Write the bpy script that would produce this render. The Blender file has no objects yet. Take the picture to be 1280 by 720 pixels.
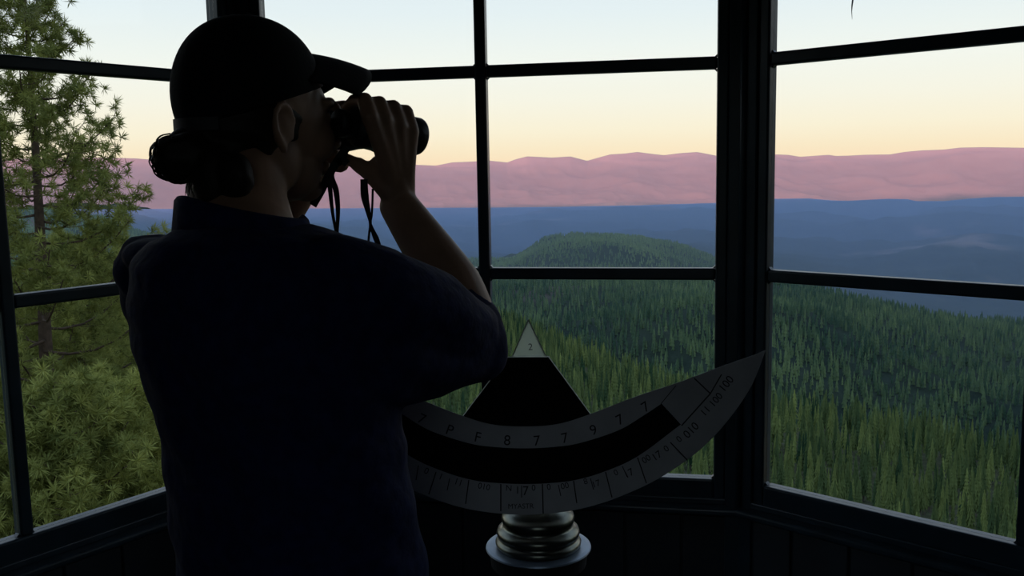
import bpy, bmesh, math, random
import numpy as np
from mathutils import Vector, Matrix
random.seed(7); rng = np.random.default_rng(7)
sc = bpy.context.scene
col = sc.collection
PI = math.pi

# ------------------------------------------------------------------ camera
F = 1174.0; PITCH = 0.125; ROLL = -0.0179; CZ = 1.56
cp, sp, cr, sr = math.cos(PITCH), math.sin(PITCH), math.cos(ROLL), math.sin(ROLL)
FW = np.array([0, cp, -sp]); UP0 = np.array([0, sp, cp]); RT0 = np.array([1.0, 0, 0])
B0 = RT0*cr + UP0*sr; B1 = UP0*cr - RT0*sr
cd = bpy.data.cameras.new('camera'); cam = bpy.data.objects.new('camera', cd); col.objects.link(cam)
cd.lens = F/1280*36; cd.sensor_width = 36; cd.clip_start = 0.02; cd.clip_end = 200000
cam.matrix_world = Matrix(((B0[0], B1[0], -FW[0], 0), (B0[1], B1[1], -FW[1], 0), (B0[2], B1[2], -FW[2], CZ), (0, 0, 0, 1)))
sc.camera = cam
def ray(x, y): return FW + B0*(x-640)/F + B1*(360-y)/F
def at(x, y, Y):                       # the point at forward distance Y seen at photo pixel x, y
    d = ray(x, y); d = d*(Y/d[1]); return Vector((d[0], d[1], d[2]+CZ))
def azel(x, y):                        # azimuth and slope of a sight line
    d = ray(x, y); return math.atan2(d[0], d[1]), d[2]/math.hypot(d[0], d[1])

# ------------------------------------------------------------------ materials
def nodes(name):
    m = bpy.data.materials.new(name); m.use_nodes = True
    return m, m.node_tree, m.node_tree.nodes['Principled BSDF']
def mat(name, c, rough=.6, metal=0., var=.0, scale=20., bump=0., spec=.5, c2=None, coat=0.):
    m, t, b = nodes(name)
    b.inputs['Roughness'].default_value = rough; b.inputs['Metallic'].default_value = metal
    b.inputs['Specular IOR Level'].default_value = spec; b.inputs['Coat Weight'].default_value = coat
    b.inputs['Base Color'].default_value = (*c, 1)
    if var or bump:
        tc = t.nodes.new('ShaderNodeTexCoord'); n = t.nodes.new('ShaderNodeTexNoise')
        n.inputs['Scale'].default_value = scale; n.inputs['Detail'].default_value = 5
        t.links.new(tc.outputs['Object'], n.inputs['Vector'])
        if var:
            r = t.nodes.new('ShaderNodeValToRGB'); r.color_ramp.elements[0].position = .3; r.color_ramp.elements[1].position = .7
            a = c2 or tuple(min(1, v*(1+var)) for v in c); d = tuple(v*(1-var) for v in c) if not c2 else c
            r.color_ramp.elements[0].color = (*d, 1); r.color_ramp.elements[1].color = (*a, 1)
            t.links.new(n.outputs['Fac'], r.inputs['Fac']); t.links.new(r.outputs['Color'], b.inputs['Base Color'])
        if bump:
            k = t.nodes.new('ShaderNodeBump'); k.inputs['Strength'].default_value = bump; k.inputs['Distance'].default_value = .02
            t.links.new(n.outputs['Fac'], k.inputs['Height']); t.links.new(k.outputs['Normal'], b.inputs['Normal'])
    return m
M = {}
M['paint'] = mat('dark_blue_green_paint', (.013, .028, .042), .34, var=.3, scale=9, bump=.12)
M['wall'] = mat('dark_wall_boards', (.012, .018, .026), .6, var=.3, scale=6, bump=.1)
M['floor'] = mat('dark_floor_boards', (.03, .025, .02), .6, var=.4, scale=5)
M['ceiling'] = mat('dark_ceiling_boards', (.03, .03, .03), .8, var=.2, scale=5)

def glass(name):
    m = bpy.data.materials.new(name); m.use_nodes = True; t = m.node_tree; t.nodes.clear()
    o = t.nodes.new('ShaderNodeOutputMaterial'); mx = t.nodes.new('ShaderNodeMixShader'); tr = t.nodes.new('ShaderNodeBsdfTransparent')
    g = t.nodes.new('ShaderNodeBsdfGlossy'); fr = t.nodes.new('ShaderNodeFresnel'); fr.inputs['IOR'].default_value = 1.2
    g.inputs['Roughness'].default_value = .02; tr.inputs['Color'].default_value = (.985, .995, .99, 1)
    t.links.new(fr.outputs[0], mx.inputs[0]); t.links.new(tr.outputs[0], mx.inputs[1]); t.links.new(g.outputs[0], mx.inputs[2]); t.links.new(mx.outputs[0], o.inputs[0])
    return m
M['glass'] = glass('window_glass')

# ------------------------------------------------------------------ helpers
def link(name, me, m=None, parent=None, smooth=False):
    o = bpy.data.objects.new(name, me); col.objects.link(o)
    if m: me.materials.append(m)
    if parent: o.parent = parent
    if smooth: me.polygons.foreach_set('use_smooth', [True]*len(me.polygons))
    return o
def empty(name, loc=(0, 0, 0)):
    o = bpy.data.objects.new(name, None); col.objects.link(o); o.location = loc; o.empty_display_size = .05
    return o
def tag(o, label=None, cat=None, group=None, kind=None):
    for k, v in (('label', label), ('category', cat), ('group', group), ('kind', kind)):
        if v: o[k] = v
    return o
def adopt(ch, parent):                  # parent, keeping world coordinates of a child built in world space
    ch.parent = parent
    ch.matrix_parent_inverse = Matrix.Translation(parent.location).inverted()
    return ch
def bm_obj(name, bm, m=None, parent=None, smooth=False, bevel=0, seg=2):
    bmesh.ops.recalc_face_normals(bm, faces=bm.faces)
    if bevel: bmesh.ops.bevel(bm, geom=[e for e in bm.edges if e.calc_face_angle(0) > .5], offset=bevel, segments=seg, profile=.5, affect='EDGES', clamp_overlap=True)
    me = bpy.data.meshes.new(name); bm.to_mesh(me); bm.free()
    o = link(name, me, m, None, smooth)
    if parent: adopt(o, parent)
    return o
def hull8(bm, pts):                     # 4 bottom + 4 top corners
    v = [bm.verts.new(p) for p in pts]
    for f in ((0, 1, 2, 3), (7, 6, 5, 4), (0, 4, 5, 1), (1, 5, 6, 2), (2, 6, 7, 3), (3, 7, 4, 0)): bm.faces.new([v[i] for i in f])
def prism(bm, base, z0, z1):
    lo = [bm.verts.new((p[0], p[1], z0)) for p in base]; hi = [bm.verts.new((p[0], p[1], z1)) for p in base]; n = len(base)
    bm.faces.new(lo[::-1]); bm.faces.new(hi)
    for i in range(n): bm.faces.new((lo[i], lo[(i+1) % n], hi[(i+1) % n], hi[i]))
def arr_mesh(name, verts, faces, attr=None):   # numpy verts (n,3), faces (m,k)
    me = bpy.data.meshes.new(name); nv, (nf, k) = len(verts), faces.shape
    me.vertices.add(nv); me.vertices.foreach_set('co', np.ascontiguousarray(verts, np.float32).ravel())
    me.loops.add(nf*k); me.loops.foreach_set('vertex_index', np.ascontiguousarray(faces, np.int32).ravel())
    me.polygons.add(nf); me.polygons.foreach_set('loop_start', np.arange(0, nf*k, k, dtype=np.int32))
    me.update(calc_edges=True)
    if attr is not None:
        a = me.attributes.new('tint', 'FLOAT', 'POINT'); a.data.foreach_set('value', np.ascontiguousarray(attr, np.float32))
    return me
def tube_rings(bm, pts, radii, n=12, caps=True, flat=None):
    pts = [Vector(p) for p in pts]; rings = []; up = Vector((0, 0, 1)); prev = None
    for i, p in enumerate(pts):
        d = (pts[min(i+1, len(pts)-1)] - pts[max(i-1, 0)]).normalized()
        if prev is None:
            a = d.orthogonal().normalized()
        else:
            a = (prev - d*prev.dot(d)).normalized()
        prev = a; b = d.cross(a); r = radii[i]; fl = 1 if flat is None else flat
        rings.append([bm.verts.new(p + a*math.cos(2*PI*k/n)*r + b*math.sin(2*PI*k/n)*r*fl) for k in range(n)])
    for r0, r1 in zip(rings, rings[1:]):
        for k in range(n): bm.faces.new((r0[k], r0[(k+1) % n], r1[(k+1) % n], r1[k]))
    if caps: bm.faces.new(rings[0][::-1]); bm.faces.new(rings[-1])
def lathe(bm, c, prof, n=48, ax=None):   # prof: (r, h) up the axis
    c = Vector(c); ax = Vector(ax or (0, 0, 1)).normalized(); a = ax.orthogonal().normalized(); b = ax.cross(a); rings = []
    for r, h in prof:
        rings.append([bm.verts.new(c + ax*h + (a*math.cos(2*PI*k/n) + b*math.sin(2*PI*k/n))*max(r, 1e-4)) for k in range(n)])
    for r0, r1 in zip(rings, rings[1:]):
        for k in range(n): bm.faces.new((r0[k], r0[(k+1) % n], r1[(k+1) % n], r1[k]))
    bm.faces.new(rings[0][::-1]); bm.faces.new(rings[-1])

# ------------------------------------------------------------------ the lookout cab
Z = lambda z: z + CZ
PL = np.array([-.8286, 2.965]); PR = np.array([.6655, 2.6844])
aL, aR = .9414, .7485
W = float(np.linalg.norm(PR-PL))
PLE = PL + np.array([-math.cos(aL), -math.sin(aL)])*W
PRE = PR + np.array([math.cos(aR), -math.sin(aR)])*W
ZT, ZM, ZS = .2897, -.3093, -.92
ZH = ZT + (ZT-ZM)            # window head
FLOOR, CEIL = 0.0, Z(ZH)+.16
poly = [PLE, PL, PR, PRE, np.array([2.05, .45]), np.array([1.45, -1.0]), np.array([-1.45, -1.0]), np.array([-2.05, .5])]
def frame(p, q):
    p = np.array(p); q = np.array(q); L = np.linalg.norm(q-p); d = (q-p)/L; n = np.array([-d[1], d[0]])   # n points out (poly runs clockwise)
    return lambda u, v: tuple(p + d*u + n*v), L
def wbox(bm, T, u0, u1, n0, n1, z0, z1):
    a = [T(u0, n0), T(u1, n0), T(u1, n1), T(u0, n1)]
    hull8(bm, [(*p, z0) for p in a] + [(*p, z1) for p in a])
wins = [('front_left', PLE, PL), ('front', PL, PR), ('front_right', PR, PRE), ('back', poly[5]*.62+poly[6]*.38, poly[5]*.30+poly[6]*.70)]  # unseen back window added, kept narrow, for dim fill on the instrument
JW = .045; ST = .033                      # post half width, sash stile
for i, (side, p, q) in enumerate(wins):
    T, L = frame(p, q)
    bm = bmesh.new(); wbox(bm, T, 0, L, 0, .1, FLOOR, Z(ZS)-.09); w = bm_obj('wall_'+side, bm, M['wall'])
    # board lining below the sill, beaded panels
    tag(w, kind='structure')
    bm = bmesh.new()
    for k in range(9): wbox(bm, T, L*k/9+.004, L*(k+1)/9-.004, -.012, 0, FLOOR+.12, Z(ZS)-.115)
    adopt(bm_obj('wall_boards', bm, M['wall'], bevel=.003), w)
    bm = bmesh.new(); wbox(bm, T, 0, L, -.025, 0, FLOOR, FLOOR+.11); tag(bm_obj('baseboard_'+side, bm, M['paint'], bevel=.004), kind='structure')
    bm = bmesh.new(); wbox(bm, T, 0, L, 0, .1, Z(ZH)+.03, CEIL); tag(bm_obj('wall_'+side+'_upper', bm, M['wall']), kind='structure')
    win = tag(empty('window_%d' % (i+1), (*T(L/2, 0), Z(ZS))), kind='structure')
    # outer frame: stiles, head and bottom rail
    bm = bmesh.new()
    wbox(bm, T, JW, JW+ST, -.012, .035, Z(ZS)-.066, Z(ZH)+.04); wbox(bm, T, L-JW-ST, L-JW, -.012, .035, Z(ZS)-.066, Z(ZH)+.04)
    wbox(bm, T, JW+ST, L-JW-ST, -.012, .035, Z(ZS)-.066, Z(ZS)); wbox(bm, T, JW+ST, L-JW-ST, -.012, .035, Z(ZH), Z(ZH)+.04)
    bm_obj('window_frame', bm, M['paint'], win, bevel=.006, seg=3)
    bm = bmesh.new(); wbox(bm, T, L/2-.017, L/2+.017, -.008, .03, Z(ZS), Z(ZH)); bm_obj('mullion', bm, M['paint'], win, bevel=.006, seg=3)
    for zr in (ZT, ZM):
        for u0, u1 in ((JW+ST, L/2-.017), (L/2+.017, L-JW-ST)):
            bm = bmesh.new(); wbox(bm, T, u0, u1, -.006, .028, Z(zr)-.0175, Z(zr)+.0175)
            bm_obj('glazing_bar', bm, M['paint'], win, bevel=.006, seg=3)
    zz = [ZS, ZM, ZT, ZH]
    for k in range(3):
        for u0, u1 in ((JW+ST, L/2-.017), (L/2+.017, L-JW-ST)):
            bm = bmesh.new(); e = .0175 if k else 0
            z0 = Z(zz[k])+(e); z1 = Z(zz[k+1])-(.0175 if k < 2 else 0)
            wbox(bm, T, u0, u1, .009, .013, z0, z1); bm_obj('pane', bm, M['glass'], win)
            # painted fillets of old putty in the corners
            bm = bmesh.new()
            for (uu, su) in ((u0, 1), (u1, -1)):
                for (z_, sz) in ((z0, 1), (z1, -1)):
                    c = .007
                    tri = [(*T(uu, .004), z_), (*T(uu+su*c, .004), z_), (*T(uu, .004), z_+sz*c)]
                    tri2 = [(*T(uu, .02), z_), (*T(uu+su*c, .02), z_), (*T(uu, .02), z_+sz*c)]
                    v = [bm.verts.new(a) for a in tri+tri2]
                    bm.faces.new(v[:3]); bm.faces.new(v[3:][::-1])
                    for a, b in ((0, 1), (1, 2), (2, 0)): bm.faces.new((v[a], v[b], v[b+3], v[a+3]))
            bm_obj('putty', bm, M['paint'], win)
    bm = bmesh.new(); wbox(bm, T, 0, L, -.055, .1, Z(ZS)-.098, Z(ZS)-.075)
    bm_obj('window_sill', bm, M['paint'], win, bevel=.008, seg=3)
    bm = bmesh.new(); wbox(bm, T, .0, L, -.018, .1, Z(ZS)-.076, Z(ZS)-.056); bm_obj('sill_block', bm, M['paint'], win, bevel=.004)
# corner posts with their inner trim
for j, (a, c, b) in enumerate(((PLE, PL, PR), (PL, PR, PRE))):
    T1, L1 = frame(a, c); T2, L2 = frame(c, b)
    base = [T1(L1-JW, -.02), c - (np.array(T1(0, 1))-np.array(T1(0, 0)) + np.array(T2(0, 1))-np.array(T2(0, 0)))*.5*.024, T2(JW, -.02), T2(JW, .09), c+(np.array(T1(0, 1))-np.array(T1(0, 0)))*.1+(np.array(T2(0, 1))-np.array(T2(0, 0)))*.02, T1(L1-JW, .09)]
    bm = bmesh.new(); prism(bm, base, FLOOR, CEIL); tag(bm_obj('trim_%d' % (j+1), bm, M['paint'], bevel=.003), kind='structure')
    # a narrow half-round bead up the middle of the post
    bm = bmesh.new(); cc = np.array(base[1]); tube_rings(bm, [(cc[0], cc[1], Z(ZS)-.075), (cc[0], cc[1], CEIL-.01)], [.011, .011], 10)
    tag(bm_obj('trim_%d' % (j+3), bm, M['paint'], smooth=True), kind='structure')
for nm, p, q in (('back_near_right', poly[5], poly[5]*.62+poly[6]*.38), ('back_near_left', poly[5]*.30+poly[6]*.70, poly[6])):
    T, L = frame(p, q); bm = bmesh.new(); wbox(bm, T, 0, L, 0, .1, FLOOR, CEIL); tag(bm_obj('wall_'+nm, bm, M['wall']), kind='structure')
names = ['right', 'back_right', 'back', 'back_left', 'left']
for k in (0, 1, 3, 4):
    p, q = poly[3+k], poly[(4+k) % 8]
    T, L = frame(p, q); bm = bmesh.new(); wbox(bm, T, 0, L, 0, .1, FLOOR, CEIL)
    w = tag(bm_obj('wall_'+names[k], bm, M['wall']), kind='structure')
    bm = bmesh.new(); wbox(bm, T, 0, L, -.025, 0, FLOOR, FLOOR+.11); tag(bm_obj('baseboard_'+names[k], bm, M['paint'], bevel=.004), kind='structure')
ctr = sum(poly)/8
big = [ctr + (p-ctr)*1.09 for p in poly][::-1]; eave = [ctr + (p-ctr)*1.42 for p in poly][::-1]
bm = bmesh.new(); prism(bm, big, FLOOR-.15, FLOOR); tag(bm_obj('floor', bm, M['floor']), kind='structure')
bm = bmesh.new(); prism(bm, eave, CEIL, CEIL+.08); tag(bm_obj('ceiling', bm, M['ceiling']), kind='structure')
# weathered cord end hanging off the eave
p0 = at(1065.5, -14, 3.05)
bm = bmesh.new(); tube_rings(bm, [(p0.x, p0.y, CEIL), at(1065.5, -40, 3.05), at(1066, 0, 3.05), at(1065, 7, 3.05), at(1064.6, 14, 3.05), at(1065.2, 24, 3.05)], [.003, .003, .0026, .0022, .0012, .0005], 6)
tag(bm_obj('cord', bm, mat('grey_cord', (.25, .26, .25), .8), smooth=True), 'thin frayed grey cord end hanging outside the top of the right-hand window', 'cord')
# ------------------------------------------------------------------ sky and sun
w = bpy.data.worlds.new('sky'); sc.world = w; w.use_nodes = True; t = w.node_tree; bg = t.nodes['Background']
tc = t.nodes.new('ShaderNodeTexCoord'); sx = t.nodes.new('ShaderNodeSeparateXYZ'); rp = t.nodes.new('ShaderNodeValToRGB')
t.links.new(tc.outputs['Generated'], sx.inputs[0]); t.links.new(sx.outputs['Z'], rp.inputs[0]); t.links.new(rp.outputs[0], bg.inputs[0])
el = rp.color_ramp.elements
def s2l(c): return tuple(((v/255+.055)/1.055)**2.4 if v > 10 else v/255/12.92 for v in c)
stops = [(0.0, (252, 222, 186)), (.02, (252, 233, 200)), (.04, (252, 241, 215)), (.07, (249, 245, 229)), (.11, (244, 247, 240)), (.16, (231, 241, 244)), (.24, (216, 231, 243)), (.45, (190, 211, 238)), (1.0, (170, 193, 230))]; bg.inputs[1].default_value = 1.03
el[0].position = 0; el[0].color = (*s2l(stops[0][1]), 1); el[1].position = 1; el[1].color = (*s2l(stops[-1][1]), 1)
for p, c in stops[1:-1]: e = el.new(p); e.color = (*s2l(c), 1)
sun = bpy.data.lights.new('sun', 'SUN'); so = bpy.data.objects.new('sun', sun); col.objects.link(so)
sun.energy = 7.5; sun.color = (1, .40, .34); sun.angle = .009
SE = math.radians(2.2); SA = math.radians(-28)          # low sun behind the cab, to its left
so.rotation_euler = Vector((math.sin(SA)*math.cos(SE), math.cos(SA)*math.cos(SE)*-1, math.sin(SE))).to_track_quat('Z', 'Y').to_euler()

# ------------------------------------------------------------------ land
def hsh(i, j, s): 
    x = np.sin(i*127.1 + j*311.7 + s*74.7)*43758.5453; return x-np.floor(x)
def vnoise(x, y, s=0):
    i, j = np.floor(x), np.floor(y); u, v = x-i, y-j; u = u*u*(3-2*u); v = v*v*(3-2*v)
    return (hsh(i, j, s)*(1-u)+hsh(i+1, j, s)*u)*(1-v) + (hsh(i, j+1, s)*(1-u)+hsh(i+1, j+1, s)*u)*v
def fbm(x, y, o=5, s=0):
    a = 0; k = .5; 
    for q in range(o): a = a + k*(vnoise(x, y, s+q)-.5); x = x*2.03+5.1; y = y*2.03+1.7; k *= .5
    return a
def ridged(x, y, o=5, s=0):
    a = 0; k = .5
    for q in range(o): a = a + k*(1-2*np.abs(vnoise(x, y, s+q)-.5)); x = x*2.1+3.3; y = y*2.1+7.7; k *= .5
    return a
def crest(pts):                                          # photo polyline -> (azimuths, slopes)
    ae = np.array([azel(*p) for p in pts]); return lambda a: np.interp(a, ae[:, 0], ae[:, 1])
def table(pts):                                          # photo x -> value, by azimuth
    xs = np.array([azel(x, 220)[0] for x, _ in pts]); v = np.array([q for _, q in pts]); return lambda a: np.interp(a, xs, v)
cA = crest([(-200, 470), (100, 400), (400, 385), (612, 390), (700, 420), (820, 468), (900, 486), (960, 497), (1100, 520), (1280, 557), (1500, 610)])
rA = table([(-200, 500), (400, 760), (612, 720), (820, 500), (960, 440), (1280, 400), (1500, 380)])
cB = crest([(0, 330), (400, 350), (612, 352), (760, 352), (900, 352), (1000, 360), (1050, 369), (1150, 390), (1280, 414), (1500, 450)])
cC = crest([(-100, 262), (60, 262), (130, 276), (175, 292), (220, 302), (400, 325), (560, 335), (640, 327), (680, 306), (717, 298), (760, 295), (800, 297), (850, 309), (895, 327), (1000, 362), (1100, 392), (1280, 440)])
cD1 = crest([(0, 290), (300, 300), (500, 310), (640, 318), (760, 312), (880, 300), (960, 310), (1060, 322), (1150, 316), (1215, 302), (1280, 308), (1500, 300)])
cD2 = crest([(0, 272), (300, 276), (600, 284), (700, 278), (830, 272), (900, 274), (1000, 276), (1100, 282), (1180, 272), (1280, 275), (1500, 270)])
cD3 = crest([(-100, 264), (150, 263), (400, 262), (612, 261), (700, 260), (800, 258), (900, 255), (965, 250), (1010, 249.5), (1040, 252), (1060, 252.5), (1110, 250), (1135, 250.5), (1145, 253), (1180, 253), (1210, 250), (1240, 248), (1280, 247.5), (1500, 246)])
cE = crest([(-100, 200), (60, 198), (135, 197), (170, 198), (205, 201), (260, 197), (400, 203), (520, 206), (545, 207), (565, 203), (590, 202), (613, 201), (634, 203), (645, 199), (659, 195.5), (690, 197), (713, 195.6), (722, 198), (734, 201), (748, 197), (763, 193), (780, 192), (797, 190), (812, 192), (830, 194), (850, 191.5), (871, 190), (882, 192), (895, 194.5), (930, 190), (967, 193), (985, 193.5), (1000, 196), (1015, 195), (1036, 193.5), (1045, 195), (1063, 194.5), (1080, 193.5), (1113, 193), (1130, 190), (1152, 188), (1180, 187), (1200, 184.5), (1230, 184), (1280, 184.7), (1400, 187)])
TH = 13.0
def land(a, r):
    """height (relative to the camera) over azimuth a, horizontal distance r"""
    shp = np.broadcast(a, r).shape; a = np.broadcast_to(a, shp).astype(float); r = np.broadcast_to(r, shp).astype(float)
    one = np.ones(shp); ra = rA(a); zA = cA(a)*ra - TH; zB = cB(a)*1650 - TH*.8; zC = cC(a)*4000 - 8
    nd = [(3, -7.9), (12, -8.6), (60, -29), (130, -60), (250, -106)]
    R = [one*q for q, _ in nd]; H = [one*q for _, q in nd]
    def add(rr, hh): R.append(one*rr); H.append(one*hh)
    add(ra, zA); add(ra*1.35, zA-60); add(ra*1.35+260, np.minimum(zA-60, zB-70)); add(1650, zB); add(2300, zB-110); add(2900, zC-120); add(4000, zC); add(5600, zC-200)
    for rr, c, dip in ((8000, cD1, 170), (12000, cD2, 200), (18000, cD3, 500)):
        zz = c(a)*rr; add(rr, zz); add(rr*1.25, zz-dip)
    add(36000, -1500); add(45000, cE(a)*45000); add(52000, -200)
    R = np.stack(R); H = np.stack(H); z = np.zeros(shp)
    for k in range(len(R)-1):
        m = (r >= R[k]) & (r < R[k+1]); tt = np.clip((r-R[k])/(R[k+1]-R[k]), 0, 1)
        pw = tt*tt*(3-2*tt) if k > 4 else tt
        if k == len(R)-3: pw = .35*tt + .65*tt**2.2
        z = np.where(m, H[k]*(1-pw)+H[k+1]*pw, z)
    z = np.where(r < 3, H[0], z)
    x, y = r*np.sin(a), r*np.cos(a)
    amp = np.clip((r-40)/2500, 0, 1)
    nearcrest = np.ones(shp)
    for rr, s in ((4000*one, 500), (8000*one, 700), (12000*one, 900), (18000*one, 3500), (45000*one, 1500), (1650*one, 450)):
        nearcrest = np.minimum(nearcrest, np.clip(np.abs(r-rr)/s, .0, 1))
    z = z + fbm(x/55, y/55, 3, 3)*6*np.clip((r-30)/100, 0, 1)*(np.clip(np.abs(r-ra)/100, .2, 1))
    zb = (ridged((x+.6*y)/420, (y-.3*x)/900, 4, 9)-.5)*170*np.clip((r-700)/500, 0, 1)*np.clip((7000-r)/3000, 0, 1)
    zd = (ridged((x+.3*y)/2600, y/2600, 5, 21)-.55)*600*np.clip((r-5500)/2500, 0, 1)*np.clip((21500-r)/4000, 0, 1)
    ze = (ridged((x+.2*y)/5200, y/5200, 6, 33)-.5)*750*np.clip((r-30000)/5000, 0, 1)*(r < 45000)
    return z + (zb + zd + ze)*nearcrest
def polar(name, a0, a1, na, rs, m, fn):
    A, Rr = np.meshgrid(np.linspace(a0, a1, na), rs); z = fn(A, Rr)
    v = np.stack([Rr*np.sin(A), Rr*np.cos(A), z+CZ], -1).reshape(-1, 3)
    n, k = len(rs), na; i = np.arange((n-1)*k).reshape(n-1, k)[:, :-1].ravel()
    f = np.stack([i, i+1, i+k+1, i+k], -1); me = arr_mesh(name, v, f[:, ::-1])
    return tag(link(name, me, m, smooth=True), kind='structure')
def ground_mat(name, c1, c2, scale, bump=0, dist=1, bare=False):
    m, t, b = nodes(name); tc = t.nodes.new('ShaderNodeTexCoord'); n = t.nodes.new('ShaderNodeTexNoise'); r = t.nodes.new('ShaderNodeValToRGB')
    n.inputs['Scale'].default_value = scale; n.inputs['Detail'].default_value = 7; n.inputs['Roughness'].default_value = .65
    r.color_ramp.elements[0].position = .35; r.color_ramp.elements[0].color = (*c1, 1); r.color_ramp.elements[1].position = .68; r.color_ramp.elements[1].color = (*c2, 1)
    t.links.new(tc.outputs['Object'], n.inputs['Vector']); t.links.new(n.outputs['Fac'], r.inputs[0]); t.links.new(r.outputs[0], b.inputs['Base Color'])
    b.inputs['Roughness'].default_value = .95; b.inputs['Specular IOR Level'].default_value = .1
    if bare:
        n2 = t.nodes.new('ShaderNodeTexNoise'); n2.inputs['Scale'].default_value = .0011; n2.inputs['Detail'].default_value = 6; r2 = t.nodes.new('ShaderNodeValToRGB'); mx = t.nodes.new('ShaderNodeMix'); mx.data_type = 'RGBA'
        r2.color_ramp.elements[0].position = .60; r2.color_ramp.elements[1].position = .68; mx.inputs[7].default_value = (.22, .17, .15, 1)
        t.links.new(tc.outputs['Object'], n2.inputs['Vector']); t.links.new(n2.outputs['Fac'], r2.inputs[0]); t.links.new(r2.outputs[0], mx.inputs[0]); t.links.new(r.outputs[0], mx.inputs[6]); t.links.new(mx.outputs[2], b.inputs['Base Color'])
    if bump:
        k = t.nodes.new('ShaderNodeBump'); k.inputs['Distance'].default_value = dist; k.inputs['Strength'].default_value = bump
        t.links.new(n.outputs['Fac'], k.inputs['Height']); t.links.new(k.outputs['Normal'], b.inputs['Normal'])
    return m
M['near_ground'] = ground_mat('slope_soil_and_grass', (.05, .06, .03), (.11, .12, .07), .25)
M['far_forest'] = ground_mat('far_forest', (.014, .03, .022), (.035, .055, .035), .012, 1, 12, True)
M['range'] = ground_mat('bare_mountain_rock', (.32, .29, .29), (.37, .33, .32), .0012, .6, 60)
AW = math.radians(62)
polar('hillside', -AW, AW, 620, np.r_[np.linspace(2.5, 12, 6)[:-1], np.geomspace(12, 900, 130)], M['near_ground'], land)
polar('wooded_hills', -AW, AW, 900, np.geomspace(900, 5600, 130), M['far_forest'], land)
polar('distant_ridges', -AW, AW, 1000, np.geomspace(5600, 30000, 190), M['far_forest'], land)
polar('mountain_range', -AW, AW, 1300, np.geomspace(30000, 52000, 150), M['range'], land)
# unseen hill added behind the cab to shade the near country from the sun
polar('added_shading_hill', AW, 2*PI-AW, 260, np.r_[2.5, 6, 12, 40, 120, 300, 600, 900, 1200, 1500, 1800, 2400, 4000], M['near_ground'],
      lambda a, r: np.interp(r, [0, 12, 120, 300, 900, 1500, 2400, 4000], [-7.9, -8.6, -30, -50, 60, 225, 120, -200]) + fbm(r*np.sin(a)/260, r*np.cos(a)/260, 5, 50)*np.clip(r/12, 0, 60))
# haze: real bodies of air lying over the ridges and before the range
def haze(name, label, rs, topf, botz, color, dens):
    A, Rr = np.meshgrid(np.linspace(-AW*.96, AW*.96, 900), np.array(rs, float)); top = topf(A)*Rr; bot = np.full_like(A, botz)
    sh = lambda z: np.stack([Rr*np.sin(A), Rr*np.cos(A), z+CZ], -1).reshape(-1, 3)
    v = np.r_[sh(top), sh(bot)]; nr, na = A.shape; N = nr*na
    i = np.arange(N).reshape(nr, na); q = i[:-1, :-1].ravel(); tf = np.stack([q, q+na, q+na+1, q+1], -1); fs = [tf, tf[:, ::-1]+N]
    for e in (i[0], i[-1][::-1], i[:, -1], i[:, 0][::-1]): fs.append(np.stack([e[:-1], e[1:], e[1:]+N, e[:-1]+N], -1))
    me = arr_mesh(name, v, np.concatenate(fs)); bm = bmesh.new(); bm.from_mesh(me); bmesh.ops.recalc_face_normals(bm, faces=bm.faces); bm.to_mesh(me); bm.free()
    hm = bpy.data.materials.new(name); hm.use_nodes = True; t = hm.node_tree; t.nodes.clear()
    o = t.nodes.new('ShaderNodeOutputMaterial'); s1 = t.nodes.new('ShaderNodeVolumeScatter'); s2 = t.nodes.new('ShaderNodeVolumeAbsorption'); ad = t.nodes.new('ShaderNodeAddShader')
    for s_ in (s1, s2): s_.inputs['Color'].default_value = (*color, 1); s_.inputs['Density'].default_value = dens
    t.links.new(s1.outputs[0], ad.inputs[0]); t.links.new(s2.outputs[0], ad.inputs[1]); t.links.new(ad.outputs[0], o.inputs['Volume'])
    tag(link(name, me, hm), label, 'haze', kind='stuff')
haze('valley_haze', 'blue evening haze lying in the valleys between the domed hill and the pink mountains', [4300, 8000, 13000, 18000, 22000], lambda a: cD3(a)+.0012, -2600, (.31, .47, .84), 1.75e-4)
haze('valley_haze', 'faint bluish haze over the middle hill and the domed wooded hill', [850, 1400, 2400, 4290], lambda a: cD3(a)+.0010, -2600, (.42, .54, .66), .85e-4)
haze('mountain_haze', 'thin pinkish haze hanging before the far mountain range', [30500, 36000, 43500], lambda a: cE(a)-.0002, -3500, (.78, .62, .70), 6.5e-5)

# ------------------------------------------------------------------ forest
def foliage_mat(name, dark, light, back=.25):
    m, t, b = nodes(name); at_ = t.nodes.new('ShaderNodeAttribute'); at_.attribute_name = 'tint'; oi = t.nodes.new('ShaderNodeObjectInfo')
    ma = t.nodes.new('ShaderNodeMath'); ma.operation = 'MULTIPLY_ADD'; ma.inputs[1].default_value = .45; t.links.new(oi.outputs['Random'], ma.inputs[0]); t.links.new(at_.outputs['Fac'], ma.inputs[2])
    r = t.nodes.new('ShaderNodeValToRGB'); r.color_ramp.elements[0].color = (*dark, 1); r.color_ramp.elements[1].color = (*light, 1); r.color_ramp.elements[0].position = .1
    t.links.new(ma.outputs[0], r.inputs[0]); t.links.new(r.outputs[0], b.inputs['Base Color'])
    b.inputs['Roughness'].default_value = .85; b.inputs['Specular IOR Level'].default_value = .15
    tl = t.nodes.new('ShaderNodeBsdfTranslucent'); mx = t.nodes.new('ShaderNodeMixShader'); mx.inputs[0].default_value = back
    t.links.new(r.outputs[0], tl.inputs[0]); t.links.new(b.outputs[0], mx.inputs[1]); t.links.new(tl.outputs[0], mx.inputs[2]); t.links.new(mx.outputs[0], t.nodes['Material Output'].inputs[0])
    return m
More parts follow.
